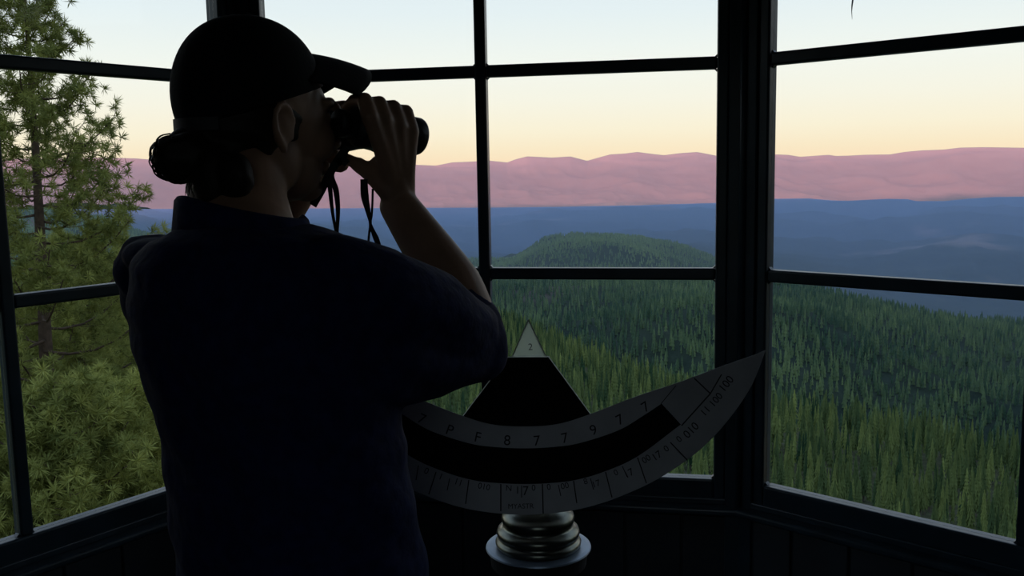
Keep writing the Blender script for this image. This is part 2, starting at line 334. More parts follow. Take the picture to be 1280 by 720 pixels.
M['conifer'] = foliage_mat('conifer_needles', (.03, .075, .035), (.28, .34, .10))
M['mid_conifer'] = foliage_mat('blue_green_conifer_needles', (.035, .09, .05), (.22, .31, .12))
M['trunk'] = mat('grey_conifer_bark', (.22, .19, .16), .9, var=.3, scale=3)
def conifer_tpl(layers, arms, seed, trunk=False, gap=.18, jit=.09):
    """unit conifer: height 1, crown radius 1, as jagged drooping skirts of boughs; returns verts, tris"""
    g = np.random.default_rng(seed); V = []; Fc = []; base = gap
    for L in range(layers):
        f = L/layers; z1 = base+(1-base)*min(1, (L+1.75)/layers); z0 = base+(1-base)*f; rad = (1-f)**.8*(1 if L else .8)
        if L == layers-1: z1 = 1
        c = len(V); V.append((0, 0, z1)); ph = g.random()*6.28
        n = arms*2
        for k in range(n):
            a = ph+2*PI*k/n; out = (k % 2 == 0); rr = rad*((1 if out else .66)+g.normal()*jit); zz = z0 - (.02 if out else -.04) + g.normal()*.012
            V.append((math.cos(a)*rr, math.sin(a)*rr, zz))
        for k in range(n): Fc.append((c, c+1+k, c+1+(k+1) % n))
    return np.array(V), np.array(Fc)
def plant_mesh(name, tpls, pos, hgt, rad, yaw, tint, which):
    Vs = []; Fs = []; Ts = []; off = 0
    for w_, (tv, tf) in enumerate(tpls):
        s = which == w_; n = s.sum()
        if not n: continue
        c, si = np.cos(yaw[s])[:, None], np.sin(yaw[s])[:, None]
        X = (tv[:, 0]*c - tv[:, 1]*si)*rad[s][:, None] + pos[s][:, :1]; Y = (tv[:, 0]*si + tv[:, 1]*c)*rad[s][:, None] + pos[s][:, 1:2]; Zz = tv[:, 2]*hgt[s][:, None] + pos[s][:, 2:]
        Vs.append(np.stack([X, Y, Zz], -1).reshape(-1, 3)); Fs.append((tf[None]+(np.arange(n)*len(tv))[:, None, None]+off).reshape(-1, 3))
        Ts.append((tint[s][:, None] + (tv[:, 2]*.25-.1)*0 + np.zeros(len(tv))).ravel()); off += n*len(tv)
    return arr_mesh(name, np.concatenate(Vs), np.concatenate(Fs), np.concatenate(Ts))
def scatter(r0, r1, a0, a1, spacing, dens=None):
    area = .5*(a1-a0)*(r1*r1-r0*r0); n = int(area/spacing**2)
    r = np.sqrt(rng.random(n)*(r1*r1-r0*r0)+r0*r0); a = a0+rng.random(n)*(a1-a0)
    if dens is not None:
        k = rng.random(n) < dens(a, r); a, r = a[k], r[k]
    return a, r
azr = math.radians(34)
# near slope
a, r = scatter(115, 820, -1.02, azr*1.15, 4.9); k = r < rA(a)*1.12; a, r = a[k], r[k]
pos = np.stack([r*np.sin(a), r*np.cos(a), land(a, r)+CZ-.3], -1); n = len(a)
hgt = (9+rng.random(n)*7)*np.clip(.75+r/900, .8, 1.2); rad = hgt*(.085+rng.random(n)*.05); yaw = rng.random(n)*6.28
patch = fbm(pos[:, 0]/60, pos[:, 1]/60, 3, 77)
tint = np.clip(.30+patch*.7+rng.normal(size=n)*.2, 0, 1)
# which of them show largest through the panes
rel = pos + np.array([0, 0, -CZ]) + np.stack([0*hgt, 0*hgt, hgt*.75], -1)
dd = rel@FW; px = 640+F*(rel@B0)/dd; py = 360-F*(rel@B1)/dd
vis = (((px > 620) & (px < 890) & (py < 592)) | ((px > 965) & (px < 1276) & (py < 603+(px-955)*.25-6))) & ((py > 360))
vis &= ~((px > 575) & (px < 745) & (py > 505)) & ~((py > 530-np.abs(px-655)*.25) & (px < 900) & (py < 640-np.abs(px-655)*.6))
score = np.where(vis, hgt/dd, 0); pick = np.argsort(-score)[:300]; rest = np.ones(n, bool); rest[pick] = False
near_t = [conifer_tpl(8, 7, s) for s in range(5)]
fo = link('conifer_forest', plant_mesh('conifer_forest', near_t, pos[rest], hgt[rest], rad[rest], yaw[rest], tint[rest], rng.integers(0, 5, rest.sum())), M['conifer'])
tag(fo, 'dense green conifer forest covering the near slope down below the lookout windows', 'forest', kind='stuff')
# bare pale trunks among them
tk = []
for q in range(3):
    bm = bmesh.new(); tube_rings(bm, [(0, 0, 0), (.012, .0, .45), (0, 0, .93)], [.018, .012, .003], 6, caps=False); me = bpy.data.meshes.new('conifer_trunk'); bm.to_mesh(me); bm.free(); me.materials.append(M['trunk']); tk.append(me)
fine = []
for s in range(6):
    tv, tf = conifer_tpl(12, 9, 40+s, gap=.12+.02*s, jit=.11); tv = tv*np.array([1, 1, 1]); me = arr_mesh('conifer_crown', tv, tf, np.full(len(tv), .0+.11*s)); me.materials.append(M['conifer']); fine.append(me)
for q, i_ in enumerate(pick):
    x_right = px[i_] > 930
    e = empty('conifer_tree', pos[i_]); hh, rr_ = float(hgt[i_]), float(rad[i_])
    if x_right: tag(e, 'green conifer on the near slope seen through the right-hand window', 'tree', 'conifers below the right-hand window')
    else: tag(e, 'green conifer on the near slope seen through the centre window', 'tree', 'conifers below the centre window')
    s = int(np.clip(round(tint[i_]*6), 0, 5))
    c = bpy.data.objects.new('crown', fine[s]); col.objects.link(c); c.parent = e; c.scale = (rr_, rr_, hh); c.rotation_euler.z = float(yaw[i_])
    c = bpy.data.objects.new('trunk', tk[q % 3]); col.objects.link(c); c.parent = e; c.scale = (hh, hh, hh)
# middle hill
a, r = scatter(840, 2350, -1.02, azr*1.15, 8.2); pos = np.stack([r*np.sin(a), r*np.cos(a), land(a, r)+CZ-.5], -1); n = len(a)
hgt = 11+rng.random(n)*9; rad = hgt*(.13+rng.random(n)*.06); mid_t = [conifer_tpl(4, 5, 60+s, gap=.08) for s in range(4)]
tint = np.clip(.25+fbm(pos[:, 0]/150, pos[:, 1]/150, 3, 5)*.9+rng.normal(size=n)*.16, 0, 1)
tag(link('hillside_forest', plant_mesh('hillside_forest', mid_t, pos, hgt, rad, rng.random(n)*6.28, tint, rng.integers(0, 4, n)), M['mid_conifer']),
    'bluish green conifer forest on the middle hill beyond the near slope', 'forest', kind='stuff')
# domed hill
a, r = scatter(2900, 4350, -1.02, azr*1.15, 14); pos = np.stack([r*np.sin(a), r*np.cos(a), land(a, r)+CZ-1], -1); n = len(a)
hgt = 12+rng.random(n)*9; rad = hgt*(.2+rng.random(n)*.1); far_t = [conifer_tpl(2, 3, 80+s, gap=.0) for s in range(3)]
tint = np.clip(.35+fbm(pos[:, 0]/260, pos[:, 1]/260, 3, 8)*.9+rng.normal(size=n)*.12, 0, 1)
tag(link('dome_forest', plant_mesh('dome_forest', far_t, pos, hgt, rad, rng.random(n)*6.28, tint, rng.integers(0, 3, n)), M['mid_conifer']),
    'hazy forest on the domed hill far below the pink mountains', 'forest', kind='stuff')

# ------------------------------------------------------------------ the pines beside the lookout
M['needles'] = foliage_mat('pine_needles', (.10, .13, .035), (.42, .44, .12), .3)
M['pine_bark'] = mat('pine_bark', (.10, .065, .045), .9, var=.4, scale=14, bump=.4)
def pine(name, label, base, height, radius, seed, nb=90, first=.12, tufts=13, tsize=.2, shape=.75, dens=1.0, sweep=.25):
    g = np.random.default_rng(seed); e = tag(empty(name, base), label, 'tree'); bx, by, bz = base
    # trunk with a slight sway
    sw = lambda f: np.array([math.sin(f*5+seed)*.05*height/10, math.cos(f*4+seed)*.05*height/10, f*height])
    bm = bmesh.new(); fs = np.linspace(0, 1, 22); tube_rings(bm, [sw(f) for f in fs], [max(.012, .016*height*(1-f*.93)) for f in fs], 10)
    tr = bm_obj('trunk', bm, M['pine_bark'], smooth=True); tr.parent = e
    bb = bmesh.new(); ctr = []; dirs = []
    for k in range(nb):
        f = first+(1-first)*((k+g.random()*.7)/nb)**.92; f = min(f, .985); az = k*2.399+g.normal()*.25
        ln = radius*((1-f)/(1-first))**shape*(.72+.45*g.random())+.15
        p0 = sw(f); u = np.array([math.cos(az), math.sin(az), 0]); side = np.array([-u[1], u[0], 0]); pts = []
        rise = (.05+.5*f)*ln*.5
        for s in np.linspace(0, 1, 6):
            pts.append(p0 + u*ln*s + np.array([0, 0, rise*s - .22*ln*math.sin(s*PI)*.6 + sweep*ln*s*s]) + side*math.sin(s*3+k)*.05*ln)
        tube_rings(bb, pts, [.008+.010*ln*(1-s) for s in np.linspace(0, 1, 6)], 5, caps=False)
        nt = max(4, int(tufts*ln/radius*1.3*dens)+3)
        for q in range(nt):
            s = 1-.78*(q/nt)**1.15*(.8+.3*g.random()) if q else 1.0; s = max(.18, s)
            j = min(4, int(s*5)); lp = pts[j]*(1-(s*5-j))+pts[min(5, j+1)]*(s*5-j)
            sd = g.normal()*.26*ln*(1.1-s*.75); up_ = abs(g.normal())*.06*ln
            tip = lp+side*sd+u*abs(sd)*.35+np.array([0, 0, up_])
            if abs(sd) > .08: tube_rings(bb, [lp, (lp+tip)/2-np.array([0, 0, .02]), tip], [.006, .005, .004], 4, caps=False)
            for h in range(4):
                ctr.append(tip+g.normal(size=3)*tsize*.55); d = u*.8+side*np.sign(sd)*min(1, abs(sd)*3)+np.array([0, 0, .55])+g.normal(size=3)*.35; dirs.append(d/np.linalg.norm(d))
    br = bm_obj('branches', bb, M['pine_bark'], smooth=True); br.parent = e
    # needle tufts: sprays of long thin blades round each twig tip
    C = np.array(ctr); D = np.array(dirs); nn = 36; T_ = len(C)
    rd = g.normal(size=(T_, nn, 3)); rd /= np.linalg.norm(rd, axis=2, keepdims=True); d = D[:, None]*.4+rd; d /= np.linalg.norm(d, axis=2, keepdims=True)
    L_ = tsize*(.65+.5*g.random((T_, nn, 1))); ax = np.cross(d, g.normal(size=(T_, nn, 3))); ax /= np.linalg.norm(ax, axis=2, keepdims=True)
    wd = tsize*.04; p0 = C[:, None]-d*.02; v = np.stack([p0-ax*wd*.3, p0+d*L_*.55+ax*wd, p0+d*L_, p0+d*L_*.5-ax*wd], 2).reshape(-1, 3)
    f = np.arange(len(v)).reshape(-1, 4); tn = np.clip(.35+g.normal(size=T_)*.17, 0, 1)
    me = arr_mesh('needle_foliage', v, f, np.repeat(tn, nn*4)); fl = link('needle_foliage', me, M['needles'], e)
    return e
def foot(x, r):
    a = azel(x, 300)[0]; return (r*math.sin(a), r*math.cos(a), float(land(np.array([a]), np.array([r]))[0])+CZ-.1)
pine('pine_tree', 'tall open-crowned pine rising past the left-hand window into the sky', foot(47, 16), 13.6, 3.0, 3, nb=112, first=.1, tufts=18, tsize=.155, shape=.8)
pine('pine_tree', 'broad pine close behind the tall open-crowned pine, its top at the skyline', foot(92, 22), 11.6, 3.4, 21, nb=150, first=.08, tufts=18, tsize=.2, shape=.62)
pine('young_pine', 'bushy young pine hiding the lower trunk of the tall pine', foot(62, 12), 6.2, 2.0, 31, nb=70, first=.05, tufts=14, tsize=.17, shape=.6)
pine('young_pine', 'bushy young pine low in the left window, beside the tall pine trunk', foot(135, 13), 6.4, 2.0, 11, nb=70, first=.05, tufts=14, tsize=.155, shape=.6)
pine('young_pine', 'bushy young pine partly behind the left side of the person', foot(215, 15), 7.4, 2.3, 12, nb=70, first=.05, tufts=14, tsize=.155, shape=.6)
pine('young_pine', 'bushy young pine at the far left beyond the window mullion', foot(0, 12), 5.6, 2.0, 13, nb=64, first=.05, tufts=14, tsize=.155, shape=.6)
pine('young_pine', 'round-topped young pine right of the tall pine, under the left window bar', foot(170, 19), 8.6, 2.6, 15, nb=80, first=.05, tufts=16, tsize=.16, shape=.6)
pine('young_pine', 'small bushy pine lowest in the left window above the sill', foot(95, 10.5), 4.0, 1.6, 14, nb=60, first=.05, tufts=14, tsize=.16, shape=.55)
# ------------------------------------------------------------------ sighting instrument
M['plate'] = mat('pale_grey_enamel', (.36, .37, .39), .5, var=.12, scale=14)
M['black'] = mat('black_enamel', (.004, .004, .005), .8, spec=.12)
M['ink'] = mat('black_printing', (.01, .01, .012), .7)
M['brass'] = mat('dull_brass', (.16, .165, .135), .3, metal=1., var=.2, scale=30)
M['steel'] = mat('blue_grey_steel', (.26, .32, .40), .42, metal=.6, var=.1, scale=20)
M['stand'] = mat('black_iron', (.008, .009, .011), .55, bump=.1, scale=40)
T_ = math.radians(12); PN = np.array([0, -math.cos(T_), math.sin(T_)]); P0 = np.array(at(655, 590, 1.62)); CAM = np.array([0, 0, CZ])
def onp(x, y, off=0.):                # photo pixel -> the tilted plate plane (off: in front of it)
    d = ray(x, y); q = P0+PN*off; return Vector(CAM + d*(PN@(q-CAM))/(PN@d))
def catmull(pts, n=6):
    pts = [np.array(p, float) for p in pts]; P = [2*pts[0]-pts[1]]+pts+[2*pts[-1]-pts[-2]]; o = []
    for i in range(1, len(P)-2):
        for k in range(n):
            t = k/n; o.append(.5*((2*P[i])+(-P[i-1]+P[i+1])*t+(2*P[i-1]-5*P[i]+4*P[i+1]-P[i+2])*t*t+(-P[i-1]+3*P[i]-3*P[i+1]+P[i+2])*t**3))
    return o+[pts[-1]]
def slab(bm, pix, off0, off1):
    a = [bm.verts.new(onp(*p, off1)) for p in pix]; b = [bm.verts.new(v.co - Vector(PN)*(off1-off0)) for v in a]; n = len(a)
    bm.faces.new(a); bm.faces.new(b[::-1])
    for i in range(n): bm.faces.new((a[i], a[(i+1) % n], b[(i+1) % n], b[i]))
def strip(bm, up, lo, off0, off1):      # between two matched pixel polylines
    q = [[bm.verts.new(onp(*p, o)) for p in l] for l in (up, lo) for o in (off0, off1)]     # up0 up1 lo0 lo1
    n = len(up)
    for i in range(n-1):
        bm.faces.new((q[1][i], q[1][i+1], q[3][i+1], q[3][i])); bm.faces.new((q[0][i+1], q[0][i], q[2][i], q[2][i+1]))
        bm.faces.new((q[0][i], q[0][i+1], q[1][i+1], q[1][i])); bm.faces.new((q[2][i+1], q[2][i], q[3][i], q[3][i+1]))
    for i in (0, n-1): bm.faces.new([q[0][i], q[1][i], q[3][i], q[2][i]])
XC = 655
def mirror(l): return [(XC-o, y) for o, y in l[::-1] if o > 0]+[(XC+o, y) for o, y in l]
ff = empty('fire_finder', at(673, 684, 1.70)); tag(ff, 'crescent-shaped sighting instrument with numbered pale scales and a black pointer plate', 'instrument')
upE = catmull(mirror([(0, 533), (42, 530), (83, 517.5), (137, 496.5), (194, 477.5), (246, 458), (285, 444.5), (302, 437.5)]))
loE = catmull(mirror([(0, 643.5), (40, 641), (78, 634.5), (118, 621.5), (165, 600), (213, 568), (250, 531.5), (283, 485), (302, 438.5)]))
rs_ = lambda l, n=90: [tuple(np.array([np.interp(s, np.linspace(0, 1, len(l)), [p[0] for p in l]), np.interp(s, np.linspace(0, 1, len(l)), [p[1] for p in l])])) for s in np.linspace(0, 1, n)]
bm = bmesh.new(); strip(bm, rs_(upE), rs_(loE), -.005, 0); cp_ = bm_obj('crescent_plate', bm, M['plate'], ff, bevel=.0011, seg=2)
bU = catmull(mirror([(0, 560.5), (40, 558.5), (71, 553.5), (118, 538), (150, 519), (172, 504.5)])); bL = catmull(mirror([(0, 605), (30, 604), (62, 600.5), (99, 590), (142, 570.5), (196, 530.5)]))
bm = bmesh.new(); strip(bm, rs_(bU), rs_(bL), -.001, .0015); bm_obj('dark_band', bm, M['black'], ff, bevel=.0005, seg=1)
bm = bmesh.new(); slab(bm, [(634.5, 446), (685.5, 445.5), (738.5, 518), (741, 560), (572, 560), (579, 519)], -.011, -.0055); bm_obj('pointer_plate', bm, M['black'], ff, bevel=.0008)
bm = bmesh.new()
for a, b, w_ in (((685.5, 445.5), (739, 518.5), 1.1), ((634.5, 446), (579, 519.5), 1.1), ((633, 446.3), (687, 445.8), 1.3)):
    d = np.array(b, float)-a; nn = np.array([-d[1], d[0]])/np.linalg.norm(d)*w_*.5; A_ = np.array(a, float); B_ = np.array(b, float)
    slab(bm, [tuple(A_+nn), tuple(B_+nn), tuple(B_-nn), tuple(A_-nn)], -.012, -.004)
bm_obj('pointer_edge_strip', bm, mat('bright_zinc', (.5, .52, .5), .35, metal=.7), ff)
cm = bpy.data.materials.new('clouded_clear_plastic'); cm.use_nodes = True; t = cm.node_tree; b = t.nodes['Principled BSDF']; b.inputs['Base Color'].default_value = (.5, .55, .5, 1); b.inputs['Roughness'].default_value = .4
tr = t.nodes.new('ShaderNodeBsdfTransparent'); mx = t.nodes.new('ShaderNodeMixShader'); mx.inputs[0].default_value = .45
t.links.new(tr.outputs[0], mx.inputs[1]); tl = t.nodes.new('ShaderNodeBsdfTranslucent'); tl.inputs[0].default_value = (.55, .6, .55, 1); t.links.new(tl.outputs[0], mx.inputs[2]); t.links.new(mx.outputs[0], t.nodes['Material Output'].inputs[0])
bm = bmesh.new(); slab(bm, [(660.5, 400), (682.5, 446), (640, 446.5)], -.011, -.007); tp = bm_obj('pointer_tip', bm, cm, ff, bevel=.0006); tp['label'] = 'clouded clear tip of the pointer'; tip_o = tp
bm = bmesh.new()
for a, b in (((660.5, 399.5), (682.5, 446)), ((660.5, 399.5), (640, 446.5))):
    d = np.array(b, float)-a; nn = np.array([-d[1], d[0]])/np.linalg.norm(d)*.7; A_ = np.array(a, float); B_ = np.array(b, float)
    slab(bm, [tuple(A_+nn), tuple(B_+nn), tuple(B_-nn), tuple(A_-nn)], -.012, -.006)
bm_obj('tip_edge', bm, mat('pale_edge', (.6, .62, .6), .4), tp)
bm = bmesh.new()                       # graduations
for a, b, w_ in [((626, 605), (626, 639), 1.6), ((678, 605), (679, 642), 1.6), ((717, 601), (721, 629), 1.4), ((757, 590), (765, 622), 1.4), ((797, 572), (808, 604), 1.4), ((838, 553), (859, 575), 1.5), ((868, 473), (888, 492), 1.5), ((852, 532), (888, 492), 1.6), ((888, 492), (902, 468), 1.4), ((586, 600), (582, 630), 1.4), ((545, 590), (536, 618), 1.4), ((523, 582), (520, 600), 1.2), ((826, 505), (845, 482), .9),
                 ((509, 577), (503, 598), 1.2), ((562, 598), (559, 613), 1.1), ((698, 606), (701, 620), 1.1), ((738, 598), (742, 612), 1.1), ((778, 583), (784, 596), 1.1), ((652, 607), (652, 622), 1.1)]:
    d = np.array(b, float)-a; nn = np.array([-d[1], d[0]])/np.linalg.norm(d)*w_*.5; A_ = np.array(a, float); B_ = np.array(b, float)
    slab(bm, [tuple(A_+nn), tuple(B_+nn), tuple(B_-nn), tuple(A_-nn)], -.0005, .0006)
# printed numbers
def stamp(s, x, y, h, rot=0, flip=False, off=.0004):
    cu = bpy.data.curves.new('t', 'FONT'); cu.body = s; cu.align_x = 'CENTER'; cu.align_y = 'CENTER'; cu.size = 1.38; cu.extrude = .01
    o = bpy.data.objects.new('t', cu); me = bpy.data.meshes.new_from_object(o)
    k = h*1.62/F; c = onp(x, y, off); ex = Vector((1, 0, 0)); ey = Vector((0, math.sin(T_), math.cos(T_))); cR, sR = math.cos(rot), math.sin(rot)
    X = (ex*cR+ey*sR)*k*(-1 if flip else 1); Y = (-ex*sR+ey*cR)*k*(-1 if flip else 1); N = Vector(PN)*.05
    vs_ = [bm.verts.new(c+X*v.co.x+Y*v.co.y+N*v.co.z*.4) for v in me.vertices]
    for p in me.polygons:
        try: bm.faces.new([vs_[i] for i in p.vertices])
        except ValueError: pass
    bpy.data.objects.remove(o); bpy.data.curves.remove(cu); bpy.data.meshes.remove(me)
sl = lambda x: -math.atan((x-XC)/260)*-1
for s, x, y in [('7', 527, 523), ('P', 562, 537), ('F', 597, 546), ('8', 634, 550), ('7', 671, 550.5), ('7', 706, 547), ('9', 742, 537), ('7', 775, 524), ('7', 807, 508)]: stamp(s, x, y+1, 13.5, math.atan((x-XC)/250))
for s, x, y, h in [('0', 533, 589, 7), ('1', 551, 596, 7), ('11', 573, 603, 7), ('010', 605, 608.5, 6.5), ('N', 636, 610.5, 6.5), ('1', 647, 613, 8), ('7', 657, 614, 10), ('0', 667, 610, 6.5), ('0', 686, 609, 6.5), ('00', 706, 607.5, 6.5), ('8', 732, 602, 6.5), ('17', 745, 605, 7), ('0', 770, 591, 6.5), ('17', 786, 592, 8), ('00', 808, 574, 7), ('17', 821, 570, 8), ('0', 833, 561, 7), ('0', 849, 549, 7), ('010', 864, 538, 9), ('11', 882, 514, 8), ('100', 895, 500, 8), ('100', 908, 480, 9)]: stamp(s, x, y, h*1.2, math.atan((x-XC)/(250 if x < 840 else 220)))
stamp('MYASTR', 651, 633, 6.5, 0)
bmesh.ops.recalc_face_normals(bm, faces=bm.faces)
for f_ in bm.faces: f_.material_index = 1
bm.from_mesh(cp_.data); bm.to_mesh(cp_.data); bm.free(); cp_.data.materials.append(M['ink'])
bm = bmesh.new(); stamp('2', 663, 434, 9, 0, off=-.0066)
for f_ in bm.faces: f_.material_index = 1
bm.from_mesh(tip_o.data); bm.to_mesh(tip_o.data); bm.free(); tip_o.data.materials.append(M['ink'])
# casting behind the plate, ringed pedestal and round foot
C0 = at(673, 684, 1.70)
bm = bmesh.new(); lathe(bm, C0, [(.0, 0), (.0985, 0), (.0995, .0015), (.0985, .004), (.092, .005), (.0, .005)], 64); bd = bm_obj('base_disc', bm, M['steel'], ff, smooth=False)
bm = bmesh.new(); lathe(bm, C0, [(.0, .004), (.076, .004), (.080, .008), (.081, .014), (.077, .019), (.073, .021), (.076, .025), (.0785, .031), (.076, .038), (.068, .043), (.064, .046), (.067, .051), (.069, .058), (.067, .066), (.058, .073), (.05, .078), (.045, .086), (.04, .10), (.0, .10)], 64); bm_obj('pedestal', bm, M['brass'], ff, smooth=True)
bm = bmesh.new(); a = onp(655, 600, -.0055); q = Vector((C0.x, C0.y, C0.z+.09))
tube_rings(bm, [q, q+Vector((0, 0, .05)), Vector((C0.x, a.y+.028, a.z+.0)), Vector((C0.x, a.y+.045, a.z+.08))], [.03, .026, .018, .014], 16)
mn = onp(655, 590, -.005)
for dx in (-.09, .09): tube_rings(bm, [Vector((C0.x, a.y+.02, a.z+.0)), Vector((C0.x+dx, mn.y+.006, mn.z+.0))], [.01, .008], 10)
bm_obj('bracket', bm, M['stand'], ff, smooth=True)
bm = bmesh.new(); lathe(bm, (C0.x, C0.y, 0), [(0, 0), (.19, 0), (.19, .015), (.15, .03), (.06, .05), (.045, .09), (.045, C0.z-.09), (.06, C0.z-.05), (.09, C0.z-.03), (.093, C0.z-.001), (0, C0.z-.001)], 48)
tag(bm_obj('instrument_stand', bm, M['stand'], smooth=False, bevel=0), 'black iron pillar stand under the pale round foot of the crescent instrument', 'stand')
# ------------------------------------------------------------------ the person
M['skin'] = mat('skin', (.30, .17, .105), .55, var=.1, scale=30, bump=.05)
M['shirt'] = mat('navy_denim', (.007, .013, .055), .9, spec=.2, var=.3, scale=60, bump=.15)
M['trousers'] = mat('dark_trousers', (.01, .012, .02), .9)
M['hair'] = mat('dark_brown_hair', (.012, .008, .005), .6, spec=.3)
M['cap'] = mat('black_cap_cloth', (.004, .006, .008), .9, spec=.2, bump=.1, scale=200)
M['rubber'] = mat('black_rubber', (.008, .009, .009), .45, bump=.05, scale=200)
M['lens'] = mat('lens_glass', (.02, .015, .03), .05, coat=1.)
M['strap'] = mat('black_webbing', (.01, .011, .012), .8)
PSI = math.radians(48); fv = Vector((math.sin(PSI), math.cos(PSI), 0)); rv = Vector((math.cos(PSI), -math.sin(PSI), 0)); uv = Vector((0, 0, 1))
Hc = at(308, 120, 1.25); Hq = lambda f, r, u: Hc+fv*f+rv*r+uv*u
def ball(bm, c, rr, fr=(rv, fv, uv), n=3):
    a, b, d = fr; M4 = Matrix(((a.x*rr[0], b.x*rr[1], d.x*rr[2], c[0]), (a.y*rr[0], b.y*rr[1], d.y*rr[2], c[1]), (a.z*rr[0], b.z*rr[1], d.z*rr[2], c[2]), (0, 0, 0, 1)))
    bmesh.ops.create_icosphere(bm, subdivisions=n, radius=1, matrix=M4)
def limb(bm, pts, radii, n=20):
    P = catmull([tuple(p) for p in pts], 5) if len(pts) > 2 else [np.array(p) for p in pts]; R_ = np.interp(np.linspace(0, 1, len(P)), np.linspace(0, 1, len(radii)), radii)
    tube_rings(bm, P, list(R_), n)
    for e, r in ((P[0], R_[0]), (P[-1], R_[-1])): ball(bm, e, (r, r, r))
def meld(name, bm, vox, sm, m, parent, disp=None):
    bmesh.ops.recalc_face_normals(bm, faces=bm.faces); me = bpy.data.meshes.new('t'); bm.to_mesh(me); bm.free(); o = bpy.data.objects.new('t', me); col.objects.link(o)
    r = o.modifiers.new('r', 'REMESH'); r.mode = 'VOXEL'; r.voxel_size = vox
    s = o.modifiers.new('s', 'SMOOTH'); s.iterations = sm; s.factor = .5
    dg = bpy.context.evaluated_depsgraph_get(); out = bpy.data.meshes.new_from_object(o.evaluated_get(dg)); out.name = name
    bpy.data.objects.remove(o); bpy.data.meshes.remove(me)
    if disp:
        n = len(out.vertices); co = np.empty(n*3); out.vertices.foreach_get('co', co); co = co.reshape(-1, 3); nr_ = np.empty(n*3); out.vertices.foreach_get('normal', nr_); nr_ = nr_.reshape(-1, 3)
        co = co + nr_*disp(co)[:, None]; out.vertices.foreach_set('co', co.ravel()); out.update()
    out.materials.clear(); return adopt(link(name, out, m, smooth=True), parent)
root_p = at(372, 720, 1.17); person = tag(empty('person', (root_p.x, root_p.y, 0)), 'person seen from behind in a dark cap and navy shirt, raising binoculars to the eyes', 'person')
# binocular geometry first, as the hands hold it
fb = (fv - uv*.13).normalized(); ub = (uv + fv*.13).normalized()
EY = Hq(.112, .032, -.033)
A = lambda s, side=1: EY + fb*s + (rv*-.064 if side < 0 else Vector((0, 0, 0)))
GS = [.028, .052, .076, .097]
def hand(bm, side):
    s_ = side; R = rv*s_; mc = []
    wr = at(499, 258, 1.335) if side > 0 else at(390, 214, 1.43)
    for i, g in enumerate(GS):
        low = (0, .001, .004, .009)[i]; ln = (.95, 1.0, .95, .8)[i]; c = A(g, side)
        mcp = c+R*.043+ub*(.008-low); pip = c+R*(.027)+ub*(.033-low*.6); dip = c+R*(.027-.028*ln)+ub*(.0345-low*.3); tip = c+R*(.027-.050*ln)+ub*(.026-low*.3)
        limb(bm, [mcp, pip], [.0125, .0110], 12); limb(bm, [pip, dip], [.0108, .0092], 12); limb(bm, [dip, tip], [.0084, .0068], 12); mc.append(mcp)
        limb(bm, [wr+ub*.012+fb*(.006*(i-1.5)), (wr+mcp)/2+R*.004, mcp], [.015, .013, .0115], 12)
    # palm body and heel
    pc = (wr+(mc[1]+mc[2])/2)/2
    limb(bm, [wr, pc-R*.006, (mc[1]+mc[2])/2-R*.006], [.022, .021, .014], 14)
    if side > 0: t4 = [at(488, 238, 1.325), at(468, 219, 1.325), at(448, 206, 1.33), at(431, 197, 1.335)]
    else: t4 = [wr+ub*.02, A(.07, -1)+R*.03-ub*.045, A(.05, -1)+R*.02-ub*.036, A(.03, -1)+R*.012-ub*.032]
    if side > 0: ball(bm, at(476, 212, 1.325), (.020, .016, .022))
    limb(bm, t4[:2], [.018, .015], 12); limb(bm, t4[1:3], [.0135, .011], 12); limb(bm, t4[2:], [.0095, .0078], 12)
    return wr
torso_rows = [(262, 262, 352, 1.17, .055), (284, 232, 385, 1.165, .075), (300, 185, 428, 1.16, .095), (330, 160, 465, 1.155, .108), (370, 156, 486, 1.15, .115), (420, 162, 497, 1.15, .118), (470, 174, 500, 1.15, .116), (510, 192, 503, 1.155, .113), (560, 199, 509, 1.16, .11), (640, 205, 521, 1.165, .112), (720, 213, 536, 1.17, .118), (800, 217, 545, 1.17, .122), (880, 222, 542, 1.17, .12)]
TY = math.radians(28)
def loft(bm, rows, shrink=0., n=40):
    rings = []
    for y, xl, xr, Y, b in rows:
        L, R = at(xl, y, Y), at(xr, y, Y); c = (L+R)/2; hw = (R.x-L.x)/2-shrink; b = min(b-shrink, hw*.95); a = math.sqrt(max(hw*hw-(b*math.sin(TY))**2, 1e-4))/math.cos(TY)
        ring = []
        for k in range(n):
            t = 2*PI*k/n; cx, sy = math.cos(t), math.sin(t); X = a*abs(cx)**.88*(1 if cx > 0 else -1); Y_ = b*abs(sy)**.88*(1 if sy > 0 else -1)
            ring.append(bm.verts.new((c.x+X*math.cos(TY)+Y_*math.sin(TY), c.y-X*math.sin(TY)+Y_*math.cos(TY), c.z)))
        rings.append(ring)
    for r0, r1 in zip(rings, rings[1:]):
        for k in range(n): bm.faces.new((r0[k], r0[(k+1) % n], r1[(k+1) % n], r1[k]))
    bm.faces.new(rings[0][::-1]); bm.faces.new(rings[-1])
SR, ER = at(440, 362, 1.09), at(592, 428, 1.25); SL, EL = at(196, 338, 1.27), at(222, 470, 1.40)
bm = bmesh.new()
ball(bm, Hc, (.076, .096, .096)); ball(bm, Hq(.040, 0, -.030), (.064, .076, .082)); ball(bm, Hq(.052, 0, -.092), (.050, .050, .048)); ball(bm, Hq(.082, 0, -.122), (.024, .022, .019))
ball(bm, Hq(.010, .040, -.085), (.030, .042, .045)); ball(bm, Hq(.010, -.040, -.085), (.030, .042, .045)); ball(bm, Hq(.082, .030, -.058), (.026, .027, .030)); ball(bm, Hq(.082, -.030, -.058), (.026, .027, .030))
